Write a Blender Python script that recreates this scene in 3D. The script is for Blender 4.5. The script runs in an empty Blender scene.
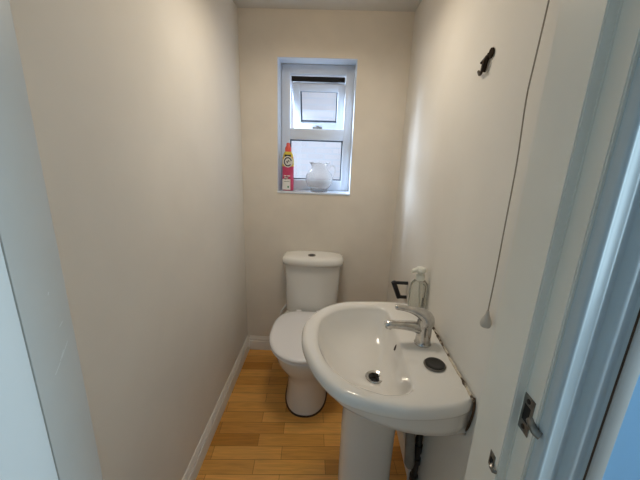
import bpy, bmesh, math
from mathutils import Vector, Matrix, Quaternion

# ------------------------------------------------------------------ camera, world, lights, exposure
SC = bpy.context.scene
COL = SC.collection
PITCH, YAW, ROLL, FPX, CAM_H = 0.2756, 0.0282, 0.0344, 324.1, 1.5529
fwd = Vector((-math.sin(YAW)*math.cos(PITCH), math.cos(YAW)*math.cos(PITCH), -math.sin(PITCH)))
rt = Vector((math.cos(YAW), math.sin(YAW), 0)); up = rt.cross(fwd)
R2 = rt*math.cos(ROLL) + up*math.sin(ROLL); U2 = -rt*math.sin(ROLL) + up*math.cos(ROLL)
cam_data = bpy.data.cameras.new('camera'); cam = bpy.data.objects.new('camera', cam_data); COL.objects.link(cam)
M = Matrix((R2, U2, -fwd)).transposed().to_4x4(); M.translation = Vector((0, 0, CAM_H)); cam.matrix_world = M
cam_data.sensor_width = 36; cam_data.lens = FPX*36/640; cam_data.clip_start = 0.02
SC.camera = cam

world = bpy.data.worlds.new('overcast_sky'); SC.world = world; world.use_nodes = True
wn = world.node_tree.nodes; bgn = wn['Background']
bgn.inputs['Color'].default_value = (0.74, 0.86, 1.0, 1); bgn.inputs['Strength'].default_value = 0.45

def area_light(name, loc, target, size, size_y, power, color):
    d = bpy.data.lights.new(name, 'AREA'); d.shape = 'RECTANGLE'; d.size = size; d.size_y = size_y
    d.energy = power; d.color = color
    o = bpy.data.objects.new(name, d); COL.objects.link(o); o.location = loc
    o.rotation_euler = (Vector(target)-Vector(loc)).to_track_quat('-Z', 'Y').to_euler()
    return o
def point_light(name, loc, radius, power, color):
    d = bpy.data.lights.new(name, 'POINT'); d.shadow_soft_size = radius; d.energy = power; d.color = color
    o = bpy.data.objects.new(name, d); COL.objects.link(o); o.location = loc
    return o
# warm ceiling bulb of the toilet room (above the frame) and the cool hall window behind the camera
point_light('ceiling_bulb_light', (-0.08, 1.52, 2.25), 0.10, 1.05, (1.0, 0.68, 0.34))
area_light('ceiling_lamp_light', (-0.08, 1.45, 2.28), (-0.08, 1.45, 0.0), 0.28, 0.28, 4.3, (1.0, 0.89, 0.74)).data.spread = math.radians(165)
area_light('hall_window_light', (1.85, 0.13, 1.5), (-0.5, 0.12, 1.3), 0.4, 1.3, 26.0, (0.62, 0.86, 1.0))
area_light('sky_gap_light', (-1.45, 3.25, 2.3), (0.2, 2.2, 1.3), 0.9, 0.9, 280.0, (0.70, 0.83, 1.0))

SC.view_settings.view_transform = 'Standard'; SC.view_settings.look = 'None'
SC.view_settings.gamma = 1.0; SC.view_settings.use_curve_mapping = False
SC.view_settings.exposure = 0.20

# ------------------------------------------------------------------ materials
def mat(name, col, rough=0.5, metal=0.0, var=0.0, vscale=3.0, bump=0.0, bscale=60.0, trans=0.0, ior=1.45, coat=0.0, stain=None, spec=0.5, emit=None):
    m = bpy.data.materials.new(name); m.use_nodes = True
    nt = m.node_tree; n = nt.nodes; l = nt.links; b = n['Principled BSDF']
    b.inputs['Base Color'].default_value = (*col, 1); b.inputs['Roughness'].default_value = rough
    b.inputs['Metallic'].default_value = metal; b.inputs['Transmission Weight'].default_value = trans
    b.inputs['IOR'].default_value = ior; b.inputs['Coat Weight'].default_value = coat
    b.inputs['Specular IOR Level'].default_value = spec
    tc = n.new('ShaderNodeTexCoord')
    last = None
    if var > 0:
        nz = n.new('ShaderNodeTexNoise'); nz.inputs['Scale'].default_value = vscale; nz.inputs['Detail'].default_value = 6
        l.new(tc.outputs['Object'], nz.inputs['Vector'])
        cr = n.new('ShaderNodeValToRGB')
        cr.color_ramp.elements[0].position = 0.3; cr.color_ramp.elements[1].position = 0.7
        cr.color_ramp.elements[0].color = (*[c*(1-var) for c in col], 1)
        cr.color_ramp.elements[1].color = (*[min(1, c*(1+var*0.5)) for c in col], 1)
        l.new(nz.outputs['Fac'], cr.inputs['Fac']); last = cr.outputs['Color']
    if stain:
        scol, sscale, thr = stain
        nz = n.new('ShaderNodeTexNoise'); nz.inputs['Scale'].default_value = sscale; nz.inputs['Detail'].default_value = 8
        nz.inputs['Roughness'].default_value = 0.65
        l.new(tc.outputs['Object'], nz.inputs['Vector'])
        mr = n.new('ShaderNodeMapRange'); mr.inputs['From Min'].default_value = thr; mr.inputs['From Max'].default_value = thr+0.08
        l.new(nz.outputs['Fac'], mr.inputs['Value'])
        mx = n.new('ShaderNodeMix'); mx.data_type = 'RGBA'
        l.new(mr.outputs['Result'], mx.inputs['Factor'])
        if last: l.new(last, mx.inputs['A'])
        else: mx.inputs['A'].default_value = (*col, 1)
        mx.inputs['B'].default_value = (*scol, 1); last = mx.outputs['Result']
    if last: l.new(last, b.inputs['Base Color'])
    if bump > 0:
        nz = n.new('ShaderNodeTexNoise'); nz.inputs['Scale'].default_value = bscale; nz.inputs['Detail'].default_value = 4
        l.new(tc.outputs['Object'], nz.inputs['Vector'])
        bp = n.new('ShaderNodeBump'); bp.inputs['Strength'].default_value = bump; bp.inputs['Distance'].default_value = 0.004
        l.new(nz.outputs['Fac'], bp.inputs['Height']); l.new(bp.outputs['Normal'], b.inputs['Normal'])
    return m

def brick_mat(name, c1, c2, cm, bw, rh, mortar, rough, offset=0.5, grain=0.0, bump=0.3, swap=False, spec=0.5, rot=0.0):
    m = bpy.data.materials.new(name); m.use_nodes = True
    nt = m.node_tree; n = nt.nodes; l = nt.links; b = n['Principled BSDF']
    tc = n.new('ShaderNodeTexCoord'); vec = tc.outputs['Object']
    if swap:
        sp = n.new('ShaderNodeSeparateXYZ'); cb = n.new('ShaderNodeCombineXYZ'); l.new(vec, sp.inputs[0])
        l.new(sp.outputs['X'], cb.inputs['X']); l.new(sp.outputs['Z'], cb.inputs['Y']); vec = cb.outputs[0]
    if rot:
        mq = n.new('ShaderNodeMapping'); mq.inputs['Rotation'].default_value = (0, 0, rot); mq.inputs['Location'].default_value = (0.12, 0.03, 0)
        l.new(vec, mq.inputs['Vector']); vec = mq.outputs[0]
    br = n.new('ShaderNodeTexBrick'); l.new(vec, br.inputs['Vector'])
    br.offset = offset; br.offset_frequency = 2; br.squash = 1.0
    for k, v in (('Scale', 1.0), ('Mortar Size', mortar), ('Mortar Smooth', 0.1), ('Bias', 0.0), ('Brick Width', bw), ('Row Height', rh)):
        br.inputs[k].default_value = v
    br.inputs['Color1'].default_value = (*c1, 1); br.inputs['Color2'].default_value = (*c2, 1); br.inputs['Mortar'].default_value = (*cm, 1)
    out = br.outputs['Color']
    if grain:
        mp = n.new('ShaderNodeMapping'); mp.inputs['Scale'].default_value = (2.2, 26, 1); l.new(vec, mp.inputs['Vector'])
        nz = n.new('ShaderNodeTexNoise'); nz.inputs['Scale'].default_value = 3; nz.inputs['Detail'].default_value = 8
        nz.inputs['Distortion'].default_value = 0.6
        l.new(mp.outputs[0], nz.inputs['Vector'])
        mr = n.new('ShaderNodeMapRange'); mr.inputs['From Min'].default_value = 0.3; mr.inputs['From Max'].default_value = 0.75
        mr.inputs['To Min'].default_value = 1.0; mr.inputs['To Max'].default_value = 1-grain
        l.new(nz.outputs['Fac'], mr.inputs['Value'])
        mx = n.new('ShaderNodeVectorMath'); mx.operation = 'SCALE'
        l.new(out, mx.inputs[0]); l.new(mr.outputs[0], mx.inputs['Scale']); out = mx.outputs[0]
    l.new(out, b.inputs['Base Color']); b.inputs['Roughness'].default_value = rough
    b.inputs['Specular IOR Level'].default_value = spec
    bp = n.new('ShaderNodeBump'); bp.inputs['Strength'].default_value = bump; bp.inputs['Distance'].default_value = 0.002; bp.invert = True
    l.new(br.outputs['Fac'], bp.inputs['Height']); l.new(bp.outputs['Normal'], b.inputs['Normal'])
    return m

M_WALL = mat('cream_wall_paint', (0.79, 0.765, 0.71), 0.62, var=0.05, vscale=2.5, bump=0.10, bscale=14, spec=0.3)
M_WALLB = mat('cream_back_wall_paint', (0.82, 0.765, 0.68), 0.7, var=0.06, vscale=4, bump=0.35, bscale=9, spec=0.25)
M_CEIL = mat('ceiling_paint', (0.66, 0.65, 0.62), 0.85, var=0.05)
M_FLOOR = brick_mat('oak_laminate', (0.95, 0.50, 0.125), (0.56, 0.235, 0.030), (0.34, 0.14, 0.02), 0.36, 0.0785, 0.0012, 0.33, offset=0.37, grain=0.28, bump=0.15, rot=math.radians(-3.5))
M_GLOSS = mat('white_gloss_paint', (0.80, 0.775, 0.72), 0.40, var=0.03, bump=0.02, bscale=25)
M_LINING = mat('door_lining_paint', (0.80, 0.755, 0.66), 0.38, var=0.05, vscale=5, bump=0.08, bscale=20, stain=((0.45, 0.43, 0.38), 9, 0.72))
M_LININGL = mat('shaded_lining_paint', (0.49, 0.475, 0.445), 0.45, var=0.04, vscale=5, bump=0.06, bscale=20)  # copy of the lining paint with the left jamb's shade put into the colour
M_DOOR = mat('door_paint', (0.64, 0.69, 0.71), 0.45, var=0.03)
M_ARCH = mat('architrave_paint', (0.50, 0.555, 0.57), 0.38, var=0.04, bump=0.05, bscale=30)
M_HALLW = mat('hall_blue_wall_paint', (0.29, 0.55, 0.82), 0.6, var=0.04)
M_PORC = mat('white_porcelain', (0.82, 0.80, 0.76), 0.10, var=0.02, vscale=6, coat=0.3)
M_PORCW = mat('white_toilet_porcelain', (0.86, 0.85, 0.81), 0.13, coat=0.3)
M_SEAT = mat('white_seat_plastic', (0.90, 0.90, 0.92), 0.22)
M_CHROME = mat('worn_chrome', (0.62, 0.60, 0.57), 0.22, metal=1.0, var=0.25, vscale=40, bump=0.05, bscale=90)
M_DARKMETAL = mat('tarnished_metal', (0.07, 0.055, 0.045), 0.5, metal=0.8, var=0.4, vscale=60)
M_STEEL = mat('scratched_steel', (0.28, 0.26, 0.23), 0.35, metal=0.9, var=0.4, vscale=70)
M_BLACK = mat('black_rubber', (0.02, 0.019, 0.018), 0.35, var=0.3, vscale=60)
M_HOLE = mat('dark_recess', (0.012, 0.011, 0.010), 0.8)
M_GROUT = mat('mouldy_sealant', (0.62, 0.55, 0.44), 0.7, stain=((0.07, 0.045, 0.025), 26, 0.47), bump=0.8, bscale=80)
M_BROWN = mat('brown_sealant_and_gap_shade', (0.09, 0.045, 0.02), 0.7, var=0.4, vscale=30)
M_UPVC = mat('white_upvc', (0.70, 0.76, 0.84), 0.3)
M_GASK = mat('grey_gasket', (0.05, 0.06, 0.08), 0.6)
M_GLASS = mat('window_glass', (0.97, 0.98, 1.0), 0.02, trans=1.0, ior=1.05)
_m = M_GLASS.node_tree; _m.nodes.clear()
_o = _m.nodes.new('ShaderNodeOutputMaterial'); _x = _m.nodes.new('ShaderNodeMixShader'); _t = _m.nodes.new('ShaderNodeBsdfTransparent'); _g = _m.nodes.new('ShaderNodeBsdfGlossy')
_t.inputs['Color'].default_value = (0.94, 0.96, 0.98, 1); _g.inputs['Roughness'].default_value = 0.03; _x.inputs['Fac'].default_value = 0.05
_m.links.new(_t.outputs[0], _x.inputs[1]); _m.links.new(_g.outputs[0], _x.inputs[2]); _m.links.new(_x.outputs[0], _o.inputs['Surface'])
M_JUG = mat('clear_jug_glass', (0.96, 0.95, 0.94), 0.2, trans=0.86, ior=1.2)
M_SOAPB = mat('clear_soap_plastic', (0.84, 0.86, 0.80), 0.08, trans=0.85, ior=1.3)
M_PUMP = mat('pump_plastic', (0.80, 0.80, 0.72), 0.3)
M_PINK = mat('pink_plastic', (0.66, 0.07, 0.17), 0.35, var=0.1, vscale=40)
M_YEL = mat('yellow_label', (0.80, 0.62, 0.08), 0.4)
M_WHT = mat('white_label', (0.85, 0.84, 0.80), 0.5)
M_RED = mat('red_cap_plastic', (0.78, 0.10, 0.07), 0.35)
M_INK = mat('black_print', (0.02, 0.02, 0.025), 0.5)
M_GREEN = mat('green_print', (0.08, 0.3, 0.12), 0.5)
M_GREYP = mat('grey_waste_plastic', (0.30, 0.29, 0.26), 0.5, var=0.2, vscale=20)
M_BLKP = mat('black_pipe', (0.035, 0.033, 0.03), 0.35, var=0.3, vscale=30)
M_WHP = mat('white_pipe_plastic', (0.75, 0.76, 0.76), 0.4)
M_CORD = mat('grey_string', (0.33, 0.29, 0.24), 0.8)
M_KNOB = mat('cord_pull_plastic', (0.52, 0.49, 0.44), 0.45)
M_OUT = brick_mat('pale_neighbour_brick', (0.40, 0.36, 0.355), (0.365, 0.335, 0.335), (0.35, 0.345, 0.355), 0.23, 0.078, 0.010, 0.9, bump=0.1, swap=True, spec=0.1)
M_YARD = mat('yard_concrete', (0.6, 0.6, 0.6), 0.9, var=0.1)
M_SCUFF = mat('chipped_paint', (0.60, 0.60, 0.58), 0.6)
M_CHIP = mat('rough_plaster_hole', (0.035, 0.025, 0.018), 0.95, var=0.5, vscale=90, spec=0.1)

# ------------------------------------------------------------------ helpers
def smooth(me, ang=0.7):
    for p in me.polygons: p.use_smooth = True
    try: me.set_sharp_from_angle(angle=ang)
    except Exception: pass
def link(name, bm, m, parent=None, ang=0.7, flat=False, recalc=True):
    if recalc: bmesh.ops.recalc_face_normals(bm, faces=bm.faces)
    me = bpy.data.meshes.new(name); bm.to_mesh(me); bm.free()
    for mm in (m if isinstance(m, (list, tuple)) else [m]): me.materials.append(mm)
    if not flat: smooth(me, ang)
    o = bpy.data.objects.new(name, me); COL.objects.link(o)
    if parent:
        o.parent = parent; o.matrix_parent_inverse = Matrix.Identity(4)
        o.location = -parent.location if parent.parent is None else (0, 0, 0)
    return o
# every mesh is written in world coordinates; a root Empty carries the base point and children are offset back
def thing(name, label, cat, loc, group=None):
    o = bpy.data.objects.new(name, None); COL.objects.link(o); o.location = loc; o.empty_display_size = 0.05
    o['label'] = label; o['category'] = cat
    if group: o['group'] = group
    return o
def tag(o, label, cat, group=None):
    o['label'] = label; o['category'] = cat
    if group: o['group'] = group
    return o
def struct(o): o['kind'] = 'structure'; return o
def box(bm, x0, x1, y0, y1, z0, z1, bev=0.0, seg=2):
    r = bmesh.ops.create_cube(bm, size=1); vs = r['verts']
    for v in vs:
        v.co = Vector(((x0+x1)/2+v.co.x*(x1-x0), (y0+y1)/2+v.co.y*(y1-y0), (z0+z1)/2+v.co.z*(z1-z0)))
    if bev:
        es = list({e for v in vs for e in v.link_edges})
        bmesh.ops.bevel(bm, geom=es, offset=bev, segments=seg, affect='EDGES', profile=0.5)
    return bm
def nb(): return bmesh.new()
def loft(bm, rings, cap0=True, cap1=True):
    R = [[bm.verts.new(p) for p in r] for r in rings]; n = len(R[0])
    for a, b in zip(R[:-1], R[1:]):
        for i in range(n): bm.faces.new((a[i], a[(i+1) % n], b[(i+1) % n], b[i]))
    if cap0: bm.faces.new(list(reversed(R[0])))
    if cap1: bm.faces.new(R[-1])
    return bm
def cat(pts, n=8, closed=False):
    pts = [Vector(p) for p in pts]; out = []; N = len(pts)
    for i in range(N if closed else N-1):
        if closed: p0, p1, p2, p3 = pts[i-1], pts[i], pts[(i+1) % N], pts[(i+2) % N]
        else: p0, p1, p2, p3 = pts[max(i-1, 0)], pts[i], pts[i+1], pts[min(i+2, N-1)]
        for k in range(n):
            t = k/n
            out.append(0.5*((2*p1)+(-p0+p2)*t+(2*p0-5*p1+4*p2-p3)*t*t+(-p0+3*p1-3*p2+p3)*t**3))
    if not closed: out.append(pts[-1])
    return out
def tube(bm, pts, r, seg=14, flat=1.0, smoothn=0, upv=(0, 0, 1)):
    if smoothn:
        rs = r if isinstance(r, (list, tuple)) else [r]*len(pts)
        q = cat([(*p,) for p in pts], smoothn); rr = cat([(x, 0, 0) for x in rs], smoothn); pts = q; r = [v.x for v in rr]
    pts = [Vector(p) for p in pts]
    if not isinstance(r, (list, tuple)): r = [r]*len(pts)
    rings = []; prev = None
    for i, p in enumerate(pts):
        t = (pts[min(i+1, len(pts)-1)]-pts[max(i-1, 0)]).normalized()
        if prev is None:
            u = Vector(upv); u = (u-t*u.dot(t))
            if u.length < 1e-3: u = t.orthogonal()
            u.normalize()
        else:
            u = (prev-t*prev.dot(t)).normalized()
        prev = u; w = t.cross(u)
        rings.append([p+(u*math.cos(a)*flat+w*math.sin(a))*r[i] for a in [2*math.pi*k/seg for k in range(seg)]])
    return loft(bm, rings)
def lathe(bm, prof, cx, cy, seg=32, axis=None, origin=None, sx=1.0, sy=1.0):
    rings = []
    for r, z in prof:
        r = max(r, 1e-4)
        ring = [Vector((r*sx*math.cos(2*math.pi*k/seg), r*sy*math.sin(2*math.pi*k/seg), z)) for k in range(seg)]
        if axis is not None:
            q = Vector((0, 0, 1)).rotation_difference(Vector(axis).normalized()); ring = [q @ p+Vector(origin) for p in ring]
        else: ring = [p+Vector((cx, cy, 0)) for p in ring]
        rings.append(ring)
    return loft(bm, rings)
def prism(bm, prof, f0, f1):
    """extrude a closed 2-D profile between two mappings"""
    return loft(bm, [[f0(*p) for p in prof], [f1(*p) for p in prof]])

XL, XR, YB, H = -0.608, 0.4536, 2.2363, 2.35
AL, AR = -0.4727, 0.3015
YD, YH = 0.525, 0.398           # room side and hall side of the doorway wall
WL, WR, WB, WT = -0.368, 0.132, 1.257, 2.092

# ------------------------------------------------------------------ room shell
struct(link('floor', box(nb(), -2.0, 2.0, -2.0, YB+0.22, -0.06, 0.0), M_FLOOR, flat=True))
struct(link('ceiling', box(nb(), -2.0, 2.0, -1.12, YB+0.22, H, H+0.1), M_CEIL, flat=True))
struct(link('wall_left', box(nb(), XL-0.12, XL, YH, YB+0.22, 0, H), M_WALL, flat=True))
struct(link('wall_right', box(nb(), XR, XR+0.12, YH+0.02, YB+0.22, 0, H), M_WALL, flat=True))
b = nb(); Y1 = YB+0.22
box(b, XL, WL, YB, Y1, 0, H); box(b, WR, XR, YB, Y1, 0, H); box(b, WL, WR, YB, Y1, 0, WB-0.012); box(b, WL, WR, YB, Y1, WT, H)
struct(link('wall_back', b, M_WALLB, flat=True))
# doorway wall: small returns each side of the lining, and the piece over the door head
b = nb(); box(b, XL, AL-0.028, YH+0.005, YD-0.004, 0, H); box(b, AR+0.028, XR, YH+0.005, YD-0.004, 0, H); box(b, AL-0.028, AR+0.028, YH+0.005, YD-0.004, 2.06, H)
struct(link('wall_front', b, M_WALL, flat=True))
b = nb(); box(b, 0.40, 2.0, YH, YH+0.02, 0, H); box(b, XR+0.12, 2.0, YH+0.02, YH+0.12, 0, H)
struct(link('wall_hall', b, M_HALLW, flat=True))

struct(link('wall_hall_unseen', box(nb(), -2.0, 2.0, -1.12, -1.0, 0, H), mat('unseen_wall_dark_grey', (0.33, 0.36, 0.39), 0.7, var=0.04), flat=True))  # unseen wall added to block hall light, dark grey to cut bounce
b = nb(); box(b, -2.0, XL-0.12, YH, YH+0.12, 0, H)
struct(link('wall_hall_left', b, M_HALLW, flat=True))

# door lining: right jamb with rebate, left jamb, head
prof = [(AR, YD), (AR, 0.4335), (AR+0.015, 0.4335), (AR+0.015, YH), (AR+0.045, YH), (AR+0.045, YD)]
b = nb(); prism(b, prof, lambda x, y: Vector((x, y, 0)), lambda x, y: Vector((x, y, 2.03)))
bmesh.ops.bevel(b, geom=[e for e in b.edges if abs((e.verts[0].co-e.verts[1].co).z) > 1], offset=0.0018, segments=2, affect='EDGES')
struct(link('trim_1', b, M_LINING))
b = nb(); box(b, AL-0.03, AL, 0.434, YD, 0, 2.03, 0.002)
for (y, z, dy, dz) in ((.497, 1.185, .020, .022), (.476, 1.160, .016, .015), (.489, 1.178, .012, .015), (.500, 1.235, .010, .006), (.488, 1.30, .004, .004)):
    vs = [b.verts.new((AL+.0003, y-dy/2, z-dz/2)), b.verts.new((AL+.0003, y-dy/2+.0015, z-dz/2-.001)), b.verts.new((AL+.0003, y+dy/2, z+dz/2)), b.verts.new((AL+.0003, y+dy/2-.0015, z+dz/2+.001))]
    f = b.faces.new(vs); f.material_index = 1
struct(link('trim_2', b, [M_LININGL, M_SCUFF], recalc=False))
b = nb(); box(b, AL-0.03, AR+0.045, YH, YD, 2.03, 2.06)
struct(link('trim_3', b, M_LINING, flat=True))
# architrave on the hall side, moulded
A0 = AR+0.020
ap = [(A0, YH), (A0, 0.3835), (A0+0.002, 0.3805), (A0+0.006, 0.3800), (A0+0.009, 0.3815), (A0+0.012, 0.3850), (A0+0.024, 0.3850),
      (A0+0.027, 0.3855), (A0+0.031, 0.3880), (A0+0.036, 0.3908), (A0+0.040, 0.3912), (A0+0.042, 0.3890), (A0+0.045, 0.3840), (A0+0.048, 0.3815), (A0+0.051, 0.3810),
      (A0+0.055, 0.3820), (A0+0.060, 0.3845), (A0+0.066, 0.3868), (A0+0.069, 0.3865), (A0+0.0705, 0.3840), (A0+0.0715, 0.3828), (A0+0.0715, YH)]
b = nb(); prism(b, ap, lambda x, y: Vector((x, y, 0)), lambda x, y: Vector((x, y, 2.06)))
struct(link('trim_4', b, M_ARCH, ang=0.9))
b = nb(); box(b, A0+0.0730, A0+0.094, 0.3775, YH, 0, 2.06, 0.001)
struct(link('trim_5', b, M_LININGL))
b = nb(); box(b, A0+0.0716, A0+0.0729, 0.3805, YH, 0, 2.06)  # dark strip painting in the shadowed gap beside the architrave
struct(link('dark_joint_strip', b, M_BROWN, flat=True))

# open door leaf on the left, hinged on the hall side
b = nb(); box(b, AL-0.036, AL+0.0005, -0.36, 0.4315, 0.008, 2.01, 0.002)
door = struct(link('door_1', b, M_DOOR))
def panel_mould(y0, y1, z0, z1):
    b = nb(); w = 0.014
    for (a0, a1, c0, c1) in ((y0, y1, z0, z0+w), (y0, y1, z1-w, z1), (y0, y0+w, z0+w, z1-w), (y1-w, y1, z0+w, z1-w)):
        box(b, AL+0.0005, AL+0.005, a0, a1, c0, c1, 0.002)
    return b
b = nb(); lathe(b, [(0.0, 0), (0.026, 0), (0.026, 0.006), (0.010, 0.012), (0.010, 0.05), (0.0, 0.052)], 0, 0, axis=(1, 0, 0), origin=(AL+0.0005, -0.30, 1.0))
tube(b, [(AL+0.045, -0.30, 1.0), (AL+0.048, -0.26, 1.0), (AL+0.046, -0.19, 1.0)], [0.009, 0.009, 0.007])
link('door_handle', b, M_STEEL, door)

# baseboards: moulded profile
bp_ = [(0, 0), (0.017, 0), (0.017, 0.072), (0.0155, 0.076), (0.0115, 0.0775), (0.0115, 0.083), (0.014, 0.087), (0.0135, 0.094), (0.010, 0.101), (0.006, 0.107), (0.005, 0.112), (0, 0.114)]
def bboard(name, f0, f1):
    b = nb(); prism(b, bp_, f0, f1); return struct(link(name, b, M_GLOSS, ang=0.6))
bboard('baseboard_left', lambda d, z: Vector((XL+d, YD, z)), lambda d, z: Vector((XL+d, YB, z)))
bboard('baseboard_back', lambda d, z: Vector((XL+0.017, YB-d, z)), lambda d, z: Vector((XR-0.017, YB-d, z)))
bboard('baseboard_right', lambda d, z: Vector((XR-d, YD, z)), lambda d, z: Vector((XR-d, YB, z)))

# ------------------------------------------------------------------ window
win = bpy.data.objects.new('window_1', None); COL.objects.link(win); win.location = (-0.118, YB+0.15, WB); win['kind'] = 'structure'
YF = YB+0.15
b = nb()
box(b, WL, WL+0.003, YB+0.001, YF, WB, WT); box(b, WR-0.003, WR, YB+0.001, YF, WB, WT); box(b, WL+0.003, WR-0.003, YB+0.001, YF, WT-0.003, WT)
link('reveal_daylight_skin', b, M_UPVC, win, flat=True)  # added skin; cool daylight on the reveals put into its bluish white
b = nb(); box(b, WL, WR, YB-0.006, YF+0.06, WB-0.012, WB, 0.003); link('window_sill', b, M_UPVC, win)
b = nb(); fw = 0.062
def rframe(b, x0, x1, z0, z1, w, y0, y1, bev=0.006, wt=None, wb=None):
    wt = wt or w; wb = wb or w
    box(b, x0, x0+w, y0, y1, z0, z1, bev); box(b, x1-w, x1, y0, y1, z0, z1, bev)
    box(b, x0+w-0.004, x1-w+0.004, y0+0.0005, y1, z0, z0+wb, bev); box(b, x0+w-0.004, x1-w+0.004, y0+0.0005, y1, z1-wt, z1, bev)
rframe(b, WL+0.003, WR-0.003, WB, WT-0.003, 0.060, YF, YF+0.062, wt=0.062, wb=0.072)
box(b, WL+0.058, WR-0.058, YF+0.0005, YF+0.062, 1.607, 1.682, 0.006)
link('window_frame', b, M_UPVC, win)
# fixed lower light: gasket and glass
b = nb(); rframe(b, WL+0.061, WR-0.061, WB+0.070, 1.609, 0.0105, YF+0.020, YF+0.030, bev=0)
link('glazing_gasket', b, M_GASK, win, flat=True)
b = nb(); box(b, WL+0.063, WR-0.063, YF+0.024, YF+0.028, WB+0.072, 1.607); link('pane', b, M_GLASS, win, flat=True)
# dark strip filling the open gap above the sash, its shade painted in
b = nb(); box(b, WL+0.067, WR-0.067, YF+0.034, YF+0.050, 1.990, 2.021); link('sash_gap_shade', b, M_HOLE, win, flat=True)
# top-hung sash, tilted outwards at the foot
SH, SW0, SW1 = 0.325, WL+0.074, WR-0.060
sash_b = nb(); rframe(sash_b, SW0, SW1, -SH, 0, 0.052, -0.03, 0.025, bev=0.006)
gk = nb(); rframe(gk, SW0+0.050, SW1-0.050, -SH+0.050, -0.050, 0.011, -0.006, 0.006, bev=0)
gl = nb(); box(gl, SW0+0.053, SW1-0.053, -0.002, 0.002, -SH+0.053, -0.053)
hd = nb(); box(hd, -0.155, -0.085, -0.042, -0.030, -SH+0.012, -SH+0.026, 0.003); box(hd, -0.128, -0.112, -0.040, -0.029, -SH+0.008, -SH+0.034, 0.003)
rot = Matrix.Translation((0, YF+0.045, 1.985)) @ Matrix.Rotation(math.radians(27), 4, 'X')
for q in (sash_b, gk, gl, hd): q.transform(rot)
sash = link('sash', sash_b, M_UPVC, win)
def sub(name, bm, m, par, **k):
    o = link(name, bm, m, None, **k); o.parent = par; o.location = (0, 0, 0); return o
sub('glazing_gasket', gk, M_GASK, sash, flat=True); sub('pane', gl, M_GLASS, sash, flat=True); sub('window_catch', hd, M_STEEL, sash)
# outside: pale neighbouring wall and yard
b = nb(); box(b, -5, 5, 4.6, 4.85, -0.1, 6.5)
nw = link('neighbour_wall', b, M_OUT, flat=True); struct(nw)
b = nb(); box(b, -5, 5, YB+0.24, 4.6, -0.2, -0.1)
struct(link('yard', b, M_YARD, flat=True))

# ------------------------------------------------------------------ toilet
TX = -0.118
toilet = thing('toilet', 'white close-coupled toilet with its lid down below the window', 'toilet', (TX, 1.9, 0))
def egg(cx, cy, a, bf, bb, z, pf=2.0, pb=2.0, n=56, dx=0.0):
    r = []
    for k in range(n):
        t = 2*math.pi*k/n; c, s = math.cos(t), math.sin(t); p = pf if s < 0 else pb
        x = math.copysign(abs(c)**(2/ (p if s >= 0 else pf)), c)*a; y = math.copysign(abs(s)**(2/p), s)*(bb if s > 0 else bf)
        r.append(Vector((cx+x, cy+y, z)))
    return r
b = nb(); cy = 1.80; rings = []
for (z, a, yf, yb, pf, pb) in ((0, .131, 1.585, 2.19, 2.3, 3.5), (0.02, .127, 1.590, 2.19, 2.3, 3.5), (0.12, .118, 1.603, 2.19, 2.3, 3.5), (0.19, .119, 1.606, 2.19, 2.3, 3.5),
        (0.225, .128, 1.598, 2.195, 2.2, 3.5), (0.265, .150, 1.578, 2.20, 2.1, 3.5), (0.31, .180, 1.548, 2.205, 2.0, 3.5), (0.35, .188, 1.534, 2.21, 2.0, 3.8),
        (0.385, .193, 1.522, 2.21, 2.0, 4), (0.402, .192, 1.522, 2.21, 2.0, 4), (0.410, .186, 1.528, 2.205, 2.0, 4)):
    rings.append(egg(TX+(0.012 if z < .25 else .004), cy, a+(.006 if z > .25 else 0), cy-yf+.006, yb-cy, z, pf, pb))
loft(b, rings); link('pan', b, M_PORCW, toilet, ang=1.2)
b = nb(); r0 = [egg(TX+0.012, cy, .137, cy-1.573, .395, 0.0005, 2.3, 3.5), egg(TX+0.012, cy, .134, cy-1.576, .392, 0.008, 2.3, 3.5)]; loft(b, r0)
link('floor_sealant', b, M_BROWN, toilet)
def slab(rings3): 
    b = nb(); loft(b, rings3); return b
def seatring(d, z): return egg(TX-0.008, 1.77, .213-d, .278-d, .285-d, z, 2.05, 3.2)
link('seat', slab([seatring(.012, .412), seatring(.004, .416), seatring(.004, .426), seatring(.010, .430)]), M_SEAT, toilet, ang=1.0)
link('seat_lid', slab([seatring(.006, .4305), seatring(0, .434), seatring(0, .442), seatring(.006, .449), seatring(.02, .453), seatring(.08, .457), seatring(.15, .458)]), M_SEAT, toilet, ang=1.2)
for sx in (-1, 1):
    b = nb(); tube(b, [(TX+sx*0.07-0.018, 2.052, .447), (TX+sx*0.07+0.018, 2.052, .447)], 0.010)
    link('hinge', b, M_SEAT, toilet)
# cistern
def cring(a, yf, z, p=5.0, bow=0.030, cx=-0.105, yb=YB-0.004, n=64):
    out = []
    ym = (yf+yb)/2; hy = (yb-yf)/2
    for k in range(n):
        t = 2*math.pi*k/n; c, s = math.cos(t), math.sin(t)
        x = math.copysign(abs(c)**(2/p), c); y = math.copysign(abs(s)**(2/p), s)
        yy = ym+y*hy
        if y < 0: yy -= bow*(1-x*x)*(-y)
        out.append(Vector((cx+x*a, yy, z)))
    return out
b = nb(); loft(b, [cring(.172, 2.120, .395), cring(.180, 2.108, .402), cring(.184, 2.102, .43), cring(.188, 2.098, .60), cring(.194, 2.092, .778)])
link('cistern', b, M_PORCW, toilet, ang=1.0)
b = nb(); loft(b, [cring(.196, 2.088, .776), cring(.208, 2.074, .780), cring(.213, 2.070, .800), cring(.212, 2.071, .818), cring(.205, 2.078, .829), cring(.190, 2.09, .834), cring(.12, 2.13, .837)])
link('cistern_lid', b, M_PORCW, toilet, ang=1.2)
b = nb(); lathe(b, [(0.0, .833), (.027, .833), (.027, .841), (.023, .843), (.021, .840), (0.0, .840)], -0.113, 2.125)
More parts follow.
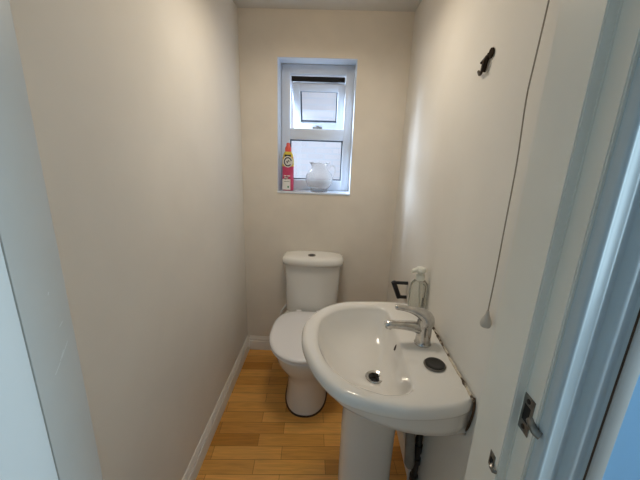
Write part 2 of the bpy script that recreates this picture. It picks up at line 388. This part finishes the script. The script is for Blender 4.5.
fb = link('flush_button', b, M_CHROME, toilet)
b = nb(); lathe(b, [(0.0, .840), (.018, .840), (.017, .844), (0.0, .845)], -0.113, 2.125)
sub('button_cap', b, M_DARKMETAL, fb)
b = nb(); tube(b, [(-0.335, YB-0.004, 0.33), (-0.335, 2.17, 0.335), (-0.33, 2.15, 0.36), (-0.32, 2.15, 0.40), (-0.275, 2.15, 0.46)], 0.008, smoothn=4)
link('inlet_pipe', b, M_WHP, toilet)

# ------------------------------------------------------------------ wash basin
basin = thing('wash_basin', 'white D-shaped pedestal wash basin fixed to the right wall', 'sink', (0.2, 1.1, 0))
XW = XR-0.0015
outer = [(XW, .812), (.400, .784), (.335, .768), (.28, .762), (.222, .762), (.139, .779), (.048, .820), (-.020, .906), (-.066, 1.01), (-.090, 1.114), (-.083, 1.23), (-.022, 1.345), (.075, 1.418), (.163, 1.436), (.28, 1.446), (.38, 1.440), (XW, 1.400)]
op = [Vector((x, y, 0)) for x, y in outer]
oc = cat(op, 8)            # open spline, then straight along the wall
wallp = [Vector((XW, 1.400+(0.812-1.400)*k/24, 0)) for k in range(1, 24)]
loop = oc+wallp
NB = len(loop); C0 = Vector((.19, 1.09, 0))
inner_c = [(.262, .836), (.22, .825), (.174, .827), (.086, .871), (.013, .961), (-.020, 1.06), (-.026, 1.155), (-.012, 1.253), (.041, 1.325), (.12, 1.364), (.206, 1.378), (.258, 1.368), (.283, 1.335), (.286, 1.22), (.287, 1.09), (.287, .96), (.284, .865)]
ip = cat([Vector((x, y, 0)) for x, y in inner_c], 10, closed=True)
DR = Vector((.203, 1.082, 0))
def angle_sample(poly, c, angs):
    out = []
    N = len(poly)
    for a in angs:
        d = Vector((math.cos(a), math.sin(a), 0)); best = None
        for i in range(N):
            p, q = poly[i]-c, poly[(i+1) % N]-c; e = q-p
            den = d.x*e.y-d.y*e.x
            if abs(den) < 1e-12: continue
            t = (p.x*e.y-p.y*e.x)/den; u = (p.x*d.y-p.y*d.x)/den
            if t > 0 and -1e-6 <= u <= 1+1e-6 and (best is None or t > best): best = t
        out.append(c+d*best)
    return out
C1 = Vector((.19, 1.09, 0)); NA = 128
angs = [2*math.pi*k/NA for k in range(NA)]
# make sure the wall corners are sampled
for cpt in ((XW, .812), (XW, 1.400)):
    a = math.atan2(cpt[1]-C1.y, cpt[0]-C1.x) % (2*math.pi)
    j = min(range(NA), key=lambda k: abs(angs[k]-a)); angs[j] = a
O = angle_sample(loop, C1, angs); I = angle_sample(ip, C1, angs)
def inset(P, d, z, wallfix=True):
    out = []
    n = len(P)
    for i, p in enumerate(P):
        t = (P[(i+1) % n]-P[i-1]); nrm = Vector((-t.y, t.x, 0)).normalized()
        q = p+nrm*d
        if wallfix and p.x > XW-0.002: q.x = XW; 
        q = Vector((min(q.x, XW), q.y, z(p) if callable(z) else z)); out.append(q)
    return out
def zlow(p): return .715+max(0, (XW-p.x))*0.17
def zmid(p): return zlow(p)+(.82-zlow(p))*0.35
PC = Vector((.24, 1.10, 0))
def lerpring(P, c, f, z): return [Vector((min(c.x+(p.x-c.x)*f, XW), c.y+(p.y-c.y)*f, z(p) if callable(z) else z)) for p in P]
rings = []
und = inset(O, .055, 0)
rings.append(lerpring(und, PC, .30, .600))
rings.append(lerpring(und, PC, .42, .625))
rings.append(lerpring(und, PC, .72, lambda p: .672+max(0, XW-p.x)*0.05))
rings.append(inset(O, .040, lambda p: zlow(p)-.012))
rings.append(inset(O, .020, zlow))
rings.append(inset(O, .012, zmid))
rings.append(inset(O, .008, .806))
rings.append(inset(O, .0065, .809))
rings.append(inset(O, .001, .812))
rings.append(inset(O, .000, .818))
rings.append(inset(O, .000, .834))
rings.append(inset(O, .003, .843))
rings.append(inset(O, .009, .850))
rings.append(inset(O, .018, .8525))
rings.append([a.lerp(Vector((b_.x, b_.y, 0)), .5) + Vector((0, 0, 0)) for a, b_ in zip(inset(O, .018, 0), I)])
for v in rings[-1]: v.z = .850
rings.append([Vector((p.x, p.y, .848)) for p in inset(I, -.010, 0)])
rings.append([Vector((p.x, p.y, .843)) for p in inset(I, -.002, 0)])
prev = I
for f, z in ((.0, .838), (.035, .822), (.08, .800), (.14, .775), (.24, .748), (.38, .727), (.55, .713), (.72, .704), (.86, .698)):
    rings.append([Vector((p.x+(DR.x-p.x)*f, p.y+(DR.y-p.y)*f, z)) for p in I])
rings.append([Vector((DR.x+.026*math.cos(a), DR.y+.026*math.sin(a), .695)) for a in angs])
rings.append([Vector((DR.x+.021*math.cos(a), DR.y+.021*math.sin(a), .688)) for a in angs])
b = nb(); loft(b, rings); link('basin_bowl', b, M_PORC, basin, ang=1.3)
# pedestal, open backed column
def pedring(a, bb, cx, z, n=48, p=2.6):
    out = []
    for k in range(n):
        t = 2*math.pi*k/n; c, s = math.cos(t), math.sin(t)
        out.append(Vector((cx+math.copysign(abs(c)**(2/p), c)*a, 1.10+math.copysign(abs(s)**(2/p), s)*bb, z)))
    return out
b = nb(); loft(b, [pedring(.120, .105, .205, 0), pedring(.118, .103, .205, .02), pedring(.112, .090, .197, .08), pedring(.110, .086, .194, .25), pedring(.110, .086, .195, .45), pedring(.112, .096, .200, .56), pedring(.125, .11, .21, .63), pedring(.13, .12, .215, .668)])
link('pedestal', b, M_PORC, basin, ang=1.3)
# waste: chrome ring with a dark opening
b = nb(); lathe(b, [(.022, .690), (.036, .6985), (.038, .7015), (.035, .7045), (.026, .701), (.0215, .692)], DR.x, DR.y)
ds = link('drain', b, M_CHROME, basin)
b = nb(); lathe(b, [(0, .6885), (.020, .6885), (.0262, .6995), (0, .7000)], DR.x, DR.y)
sub('drain_opening', b, M_HOLE, ds)
b = nb()
for a in (0.3, 1.87, 3.44, 5.0):
    tube(b, [(DR.x+.006*math.cos(a), DR.y+.006*math.sin(a), .7000), (DR.x+.022*math.cos(a), DR.y+.022*math.sin(a), .7005)], .0022, 8)
lathe(b, [(0, .697), (.006, .698), (.005, .7025), (0, .703)], DR.x, DR.y, 16)
sub('drain_grid', b, M_CHIP, ds)
# overflow slot in the bowl wall
b = nb(); lathe(b, [(0, 0), (.011, 0), (.011, .003), (.008, .004), (0, .002)], 0, 0, 24, axis=(-1, 0, .35), origin=(.2825, 1.128, .806), sx=1.35, sy=.6)
link('overflow', b, M_DARKMETAL, basin)
# mouldy sealant along the wall
b = nb()
import random
rnd = random.Random(4)
pts = [(XR-.0072, .806+i*(1.398-.806)/40, .853+rnd.uniform(-.002, .002)) for i in range(41)]
tube(b, pts, [0.0045+rnd.uniform(-.0015, .002) for _ in pts], 8)
link('sealant', b, M_GROUT, basin)
b = nb()
pts = cat([(XR-.0045, .812, .858), (XR-.0045, .803, .83), (XR-.0045, .806, .79), (XR-.0045, .818, .74), (XR-.0045, .836, .712), (XR-.0045, .87, .700)], 5)
tube(b, pts, .0036, 8); link('side_sealant', b, M_BROWN, basin)
# mixer tap
tap = nb(); TXx, TY = .374, 1.10
q = lambda x, z: Vector((x, TY, z))
lathe(tap, [(0, .848), (.031, .848), (.032, .853), (.029, .858), (.0275, .880), (.0275, .92), (.0285, .940), (.027, .952), (0, .955)], TXx, TY)
tapo = link('tap', tap, M_CHROME, basin)
b = nb(); tube(b, [q(.378, .905), q(.340, .918), q(.300, .922), (.262, TY, .924), (.238, TY, .922), (.231, TY, .918)], [.023, .021, .0175, .016, .0160, .0145], 18, smoothn=4)
lathe(b, [(0, 0), (.012, 0), (.0125, .016), (0, .018)], 0, 0, 20, axis=(-.25, 0, -1), origin=(.243, TY, .923))
sub('spout', b, M_CHROME, tapo)
b = nb(); tube(b, [q(.379, .935), q(.376, .955), q(.356, .974), q(.325, .986), q(.295, .992), q(.268, .996), q(.258, .997)], [.0285, .028, .0215, .0145, .0108, .0105, .0085], 18, smoothn=5, upv=(0, 1, 0), flat=1.15)
sub('lever', b, M_CHROME, tapo)
b = nb(); lathe(b, [(0, 0), (.0048, 0), (.0048, .002), (0, .0025)], 0, 0, 12, axis=(-1, 0, 0), origin=(.3475, TY, .945)); sub('temperature_dot', b, M_INK, tapo)

# loose plug lying over the spare tap area
pl = thing('basin_plug', 'black round basin plug lying on the ledge beside the tap', 'plug', (.376, .964, .851))
b = nb(); lathe(b, [(0, .8515), (.036, .8515), (.0375, .855), (.035, .8575), (0, .8575)], .380, .966); link('plug_ring', b, M_STEEL, pl)
b = nb(); lathe(b, [(0, .857), (.0325, .857), (.0325, .8605), (.026, .862), (.021, .8600), (0, .8605)], .380, .966); link('plug_face', b, M_BLACK, pl)

# soap bottle
sp = thing('soap_dispenser', 'clear pump soap bottle standing on the basin by the wall behind the tap', 'soap bottle', (.410, 1.372, .851))
SX, SY = .411, 1.355
b = nb(); lathe(b, [(0, .854), (.034, .854), (.039, .859), (.040, .90), (.040, .965), (.037, .988), (.025, 1.004), (.0165, 1.008), (.0165, 1.014), (0, 1.014)], SX, SY, 32, sy=.72)
link('bottle', b, M_SOAPB, sp)
b = nb(); lathe(b, [(0, 1.008), (.0215, 1.008), (.0215, 1.026), (.019, 1.030), (.012, 1.031), (.012, 1.042), (.020, 1.043), (.023, 1.052), (.018, 1.062), (0, 1.065)], SX, SY, 24)
tube(b, [(SX, SY, 1.053), (SX-.02, SY-.006, 1.053), (SX-.038, SY-.012, 1.050), (SX-.041, SY-.013, 1.042)], [.012, .011, .0085, .006], 12)
link('pump', b, M_PUMP, sp)
b = nb(); tube(b, [(SX, SY, 1.0), (SX+.004, SY, .93), (SX+.012, SY, .86)], .0028, 8); link('dip_tube', b, M_PUMP, sp)

# black bracket on the right wall beyond the basin
b = nb()
BY = 1.70
tube(b, [(XR-.001, BY, .842), (.372, BY, .842)], .0100, 8); tube(b, [(.372, BY+.0, .848), (.412, BY, .752)], .0135, 8); tube(b, [(.408, BY, .757), (XR-.001, BY, .757)], .0100, 8)
tag(link('paper_holder', b, M_INK), 'small black angular paper holder arm on the right wall behind the soap bottle', 'paper holder')

# ------------------------------------------------------------------ plumbing beside the pedestal
b = nb(); tube(b, [(.374, 1.13, .62), (.380, 1.13, .45), (.392, 1.13, .30), (.398, 1.13, .225), (.402, 1.13, .205)], [.020, .021, .0215, .022, .016], 18)
wp = tag(link('waste_pipe', b, M_GREYP), 'grey plastic waste pipe hanging beside the basin pedestal', 'pipe')
b = nb(); tube(b, [(.434, 1.15, .655), (.434, 1.15, .42), (.433, 1.15, .0)], .0145, 16)
for z, r, h in ((.40, .020, .035), (.335, .0165, .02), (.29, .019, .04), (.22, .020, .03), (.12, .0185, .03), (.012, .020, .018)):
    lathe(b, [(0, z-h/2), (r, z-h/2), (r, z+h/2), (0, z+h/2)], .433, 1.15, 6 if h < .03 else 16)
tag(link('supply_pipe', b, M_BLKP), 'black supply pipe with fittings standing nearest the wall under the basin', 'pipe')
b = nb(); tube(b, [(.436, 1.22, .655), (.436, 1.22, .0)], .0075, 12)
tag(link('supply_pipe', b, M_WHP), 'thin white supply pipe behind the black pipe under the basin', 'pipe')
b = nb(); tube(b, [(.345, 1.20, .50), (.352, 1.20, .43), (.372, 1.22, .37), (.384, 1.19, .325), (.390, 1.155, .30)], .013, 14, smoothn=4)
lathe(b, [(0, .46), (.019, .46), (.019, .49), (0, .49)], .346, 1.20, 12)
tag(link('overflow_pipe', b, M_WHP), 'bent white plastic pipe between the pedestal and the grey waste pipe', 'pipe')

# ------------------------------------------------------------------ window sill items
BX, BYY = -.306, 2.312
bt = thing('cleaner_bottle', 'pink cleaning cream bottle with red cap and yellow top on window sill', 'bottle', (BX, BYY, WB))
Z = WB+.0005
def bring(a, d, z, p=2.8, n=40, ox=0): 
    return [Vector((BX+ox+math.copysign(abs(math.cos(t))**(2/p), math.cos(t))*a, BYY+math.copysign(abs(math.sin(t))**(2/p), math.sin(t))*d, z)) for t in [2*math.pi*k/n for k in range(n)]]
b = nb(); loft(b, [bring(.036, .022, Z), bring(.040, .026, Z+.006), bring(.040, .026, Z+.06), bring(.039, .026, Z+.13), bring(.040, .026, Z+.160), bring(.037, .025, Z+.20), bring(.028, .020, Z+.228), bring(.017, .016, Z+.240), bring(.016, .016, Z+.248)])
link('bottle_body', b, M_PINK, bt, ang=1.2)
b = nb(); loft(b, [bring(.020, .018, Z+.232, 2), bring(.0215, .0195, Z+.240, 2), bring(.021, .019, Z+.258, 2), bring(.014, .013, Z+.268, 2), bring(.0125, .0115, Z+.282, 2), bring(.008, .008, Z+.287, 2)])
link('cap', b, M_RED, bt, ang=.9)
b = nb(); loft(b, [bring(.0405, .0268, Z+.148), bring(.0385, .0262, Z+.190), bring(.0330, .0235, Z+.218), bring(.0230, .0195, Z+.2350)], False, False)
link('shoulder_label', b, M_YEL, bt, ang=1.2)
def disc(cx, cz, r, y, m, name, sx=1.0, par=bt, n=24, r_in=0):
    b = nb(); o_ = [Vector((cx+r*sx*math.cos(2*math.pi*k/n), y, cz+r*math.sin(2*math.pi*k/n))) for k in range(n)]
    o2 = [p+Vector((0, .0035, 0)) for p in o_]; loft(b, [o_, o2]); return link(name, b, m, par, flat=True)
YFb = BYY-.0268
disc(BX+.002, Z+.176, .034, YFb-.0022, M_WHT, 'logo_roundel'); 
b = nb(); 
for k0, k1, rr in ((0.2, 5.6, .024),):
    tube(b, [(BX+.002+rr*math.cos(k0+(k1-k0)*k/20), YFb-.0032, Z+.176+rr*math.sin(k0+(k1-k0)*k/20)) for k in range(21)], .0035, 6)
tube(b, [(BX-.008, YFb-.0032, Z+.180), (BX-.002, YFb-.0032, Z+.168), (BX+.006, YFb-.0032, Z+.186), (BX+.012, YFb-.0032, Z+.178)], .0032, 6)
link('logo_print', b, M_INK, bt)
b = nb(); box(b, BX-.022, BX+.022, YFb-.002+.004, YFb+.012, Z+.205, Z+.218, .002); link('shoulder_print', b, M_INK, bt)
b = nb(); box(b, BX-.036, BX+.020, YFb-.0012, YFb+.006, Z+.006, Z+.070, .001); link('lower_label', b, M_WHT, bt)
b = nb(); box(b, BX+.0, BX+.010, YFb-.002, YFb+.004, Z+.018, Z+.030, .0005); link('green_mark', b, M_GREEN, bt)
b = nb()
for (x0, x1, z0, z1) in ((-.026, -.008, .088, .094), (-.002, .018, .088, .094), (-.022, .006, .076, .081), (-.028, -.02, .066, .073), (-.012, .0, .066, .072), (.006, .014, .064, .072)):
    box(b, BX+x0, BX+x1, YFb-.0010, YFb+.003, Z+z0, Z+z1)
link('label_print', b, M_WHT, bt, flat=True)
b = nb()
for (x0, x1, z0, z1) in ((-.022, -.006, .070, .075), (-.014, .004, .082, .086), (.0, .012, .076, .079), (-.026, .014, .056, .058)):
    box(b, BX+x0, BX+x1, YFb-.0020, YFb+.002, Z+z0, Z+z1)
link('dark_print', b, M_INK, bt, flat=True)

bt.scale = (1.0, 1.0, 1.13)
JX, JY = -.086, 2.300
jug = thing('glass_jug', 'round clear glass jug with flared rim standing on the window sill', 'jug', (JX, JY, WB))
prof = [(0, .0), (.052, .0), (.054, .004), (.050, .012), (.056, .020), (.074, .045), (.083, .075), (.084, .095), (.078, .120), (.066, .140), (.053, .153), (.047, .163), (.047, .175), (.053, .188), (.060, .200),
        (.057, .200), (.050, .188), (.0435, .175), (.0435, .163), (.049, .154), (.062, .139), (.074, .119), (.080, .095), (.079, .075), (.070, .046), (.052, .022), (0, .018)]
b = nb(); seg = 48; rings = []
for r, z in prof:
    ring = []
    for k in range(seg):
        a = 2*math.pi*k/seg; rr = max(r*1.13, 1e-4); fl = max(0, (z-.175)/.025)
        rr2 = rr*(1+.07*fl*math.cos(8*a)); ring.append(Vector((JX+rr2*math.cos(a), JY+rr2*math.sin(a), Z+z+.003*fl*math.cos(8*a))))
    rings.append(ring)
loft(b, rings); link('jug_body', b, M_JUG, jug, ang=1.3)
b = nb(); tube(b, [(JX+.060, JY, Z+.158), (JX+.078, JY, Z+.176), (JX+.100, JY, Z+.178), (JX+.108, JY, Z+.150), (JX+.102, JY, Z+.115), (JX+.092, JY, Z+.100)], [.006, .007, .007, .0065, .006, .006], 12, smoothn=4)
link('jug_handle', b, M_JUG, jug)

# ------------------------------------------------------------------ light pull cord
pc = thing('pull_cord', 'grey light pull cord hanging down the right wall near the doorway', 'pull cord', (.43, .80, H))
b = nb(); tube(b, [(.430, .780, H-.02), (.432, .787, 2.0), (.430, .790, 1.86), (.432, .802, 1.76), (.430, .804, 1.673), (.434, .800, 1.54), (.431, .793, 1.387), (.432, .794, 1.255), (.432, .797, 1.145)], .0017, 8, smoothn=5)
link('cord', b, M_CORD, pc)
b = nb(); lathe(b, [(0, 1.150), (.004, 1.150), (.005, 1.142), (.009, 1.132), (.0135, 1.121), (.0145, 1.112), (.012, 1.105), (0, 1.103)], .432, .797, 24)
link('pull_knob', b, M_KNOB, pc)
b = nb(); lathe(b, [(0, H-.001), (.035, H-.001), (.035, H-.012), (.028, H-.022), (0, H-.026)], .418, .780, 28); link('ceiling_switch', b, M_PUMP, pc)

# ------------------------------------------------------------------ old screw fixing in the right wall
HY, HZ = 1.090, 1.822
fx = thing('wall_hook', 'tangle of dark rusty screws and a bent hook high on the right wall', 'hook', (XR, HY, HZ))
b = nb()
pts = []
n = 22
for k in range(n):
    a = 2*math.pi*k/n; r = .026*(1+.3*math.sin(3*a+.7)+.18*math.sin(7*a))
    pts.append((r*math.cos(a), r*math.sin(a)*1.05))
loft(b, [[Vector((XR-.0004, HY+p[0]*1.0, HZ+p[1])) for p in pts], [Vector((XR-.002, HY+p[0]*.93, HZ+p[1]*.93)) for p in pts]])
link('filler_patch', b, mat('bare_filler', (.62, .57, .50), .9, var=.2, vscale=60), fx)
b = nb(); lathe(b, [(0, 0), (.0150, 0), (.0145, .004), (.009, .006), (0, .003)], 0, 0, 14, axis=(-1, 0, 0), origin=(XR-.002, HY-.016, HZ+.014)); link('wall_plug', b, M_CHIP, fx)
b = nb(); tube(b, [(XR-.002, HY+.002, HZ+.012), (XR-.010, HY+.004, HZ+.004), (XR-.012, HY+.010, HZ-.012), (XR-.011, HY+.016, HZ-.030), (XR-.010, HY+.030, HZ-.034), (XR-.009, HY+.044, HZ-.022)], .0042, 10, smoothn=4); link('hook', b, M_DARKMETAL, fx)
b = nb(); tube(b, [(XR-.002, HY-.010, HZ+.010), (XR-.009, HY-.006, HZ-.006), (XR-.010, HY-.002, HZ-.034)], .0038, 10, smoothn=4)
tube(b, [(XR-.002, HY+.014, HZ+.014), (XR-.009, HY+.034, HZ-.002)], .004, 10); tube(b, [(XR-.002, HY+.006, HZ+.02), (XR-.009, HY+.016, HZ-.018)], .003, 10)
link('screw', b, M_CHIP, fx)

# ------------------------------------------------------------------ door-frame ironmongery
sk = thing('strike_plate', 'steel latch strike plate with bent lip in the door frame rebate', 'strike plate', (AR+.015, .416, 1.17))
XS = AR+.015
b = nb()
def fr(b, y0, y1, z0, z1, hy0, hy1, hz0, hz1, x0, x1):
    box(b, x0, x1, y0, y1, z0, hz0); box(b, x0, x1, y0, y1, hz1, z1); box(b, x0, x1, y0, hy0, hz0, hz1); box(b, x0, x1, hy1, y1, hz0, hz1)
fr(b, .4075, .4325, 1.137, 1.200, .4125, .4275, 1.155, 1.184, XS-.0015, XS)
tube(b, [(XS-.001, .409, 1.170), (XS-.003, .400, 1.166), (XS-.001, .393, 1.162), (XS+.003, .388, 1.160)], .0062, 10, flat=1.0)
link('plate', b, M_STEEL, sk)
b = nb(); box(b, XS-.0010, XS, .4125, .4275, 1.155, 1.184); link('latch_hole', b, M_HOLE, sk, flat=True)
for z in (1.146, 1.192):
    b = nb(); lathe(b, [(0, 0), (.0042, 0), (.0036, .0012), (0, .0014)], 0, 0, 14, axis=(-1, 0, 0), origin=(XS-.0015, .420, z)); link('screw', b, M_DARKMETAL, sk)
kp = thing('bolt_keep', 'small tarnished bolt keep on the inner face of the door frame', 'bolt keep', (AR, .452, 1.04))
b = nb(); box(b, AR-.0015, AR, .444, .460, 1.024, 1.054, .0005); tube(b, [(AR-.0012, .446, 1.036), (AR-.007, .441, 1.036), (AR-.006, .435, 1.034), (AR-.001, .434, 1.033)], .0032, 8); link('keep_plate', b, M_STEEL, kp)
b = nb(); box(b, AR-.0022, AR-.0008, .448, .456, 1.032, 1.044); link('bolt_hole', b, M_HOLE, kp, flat=True)
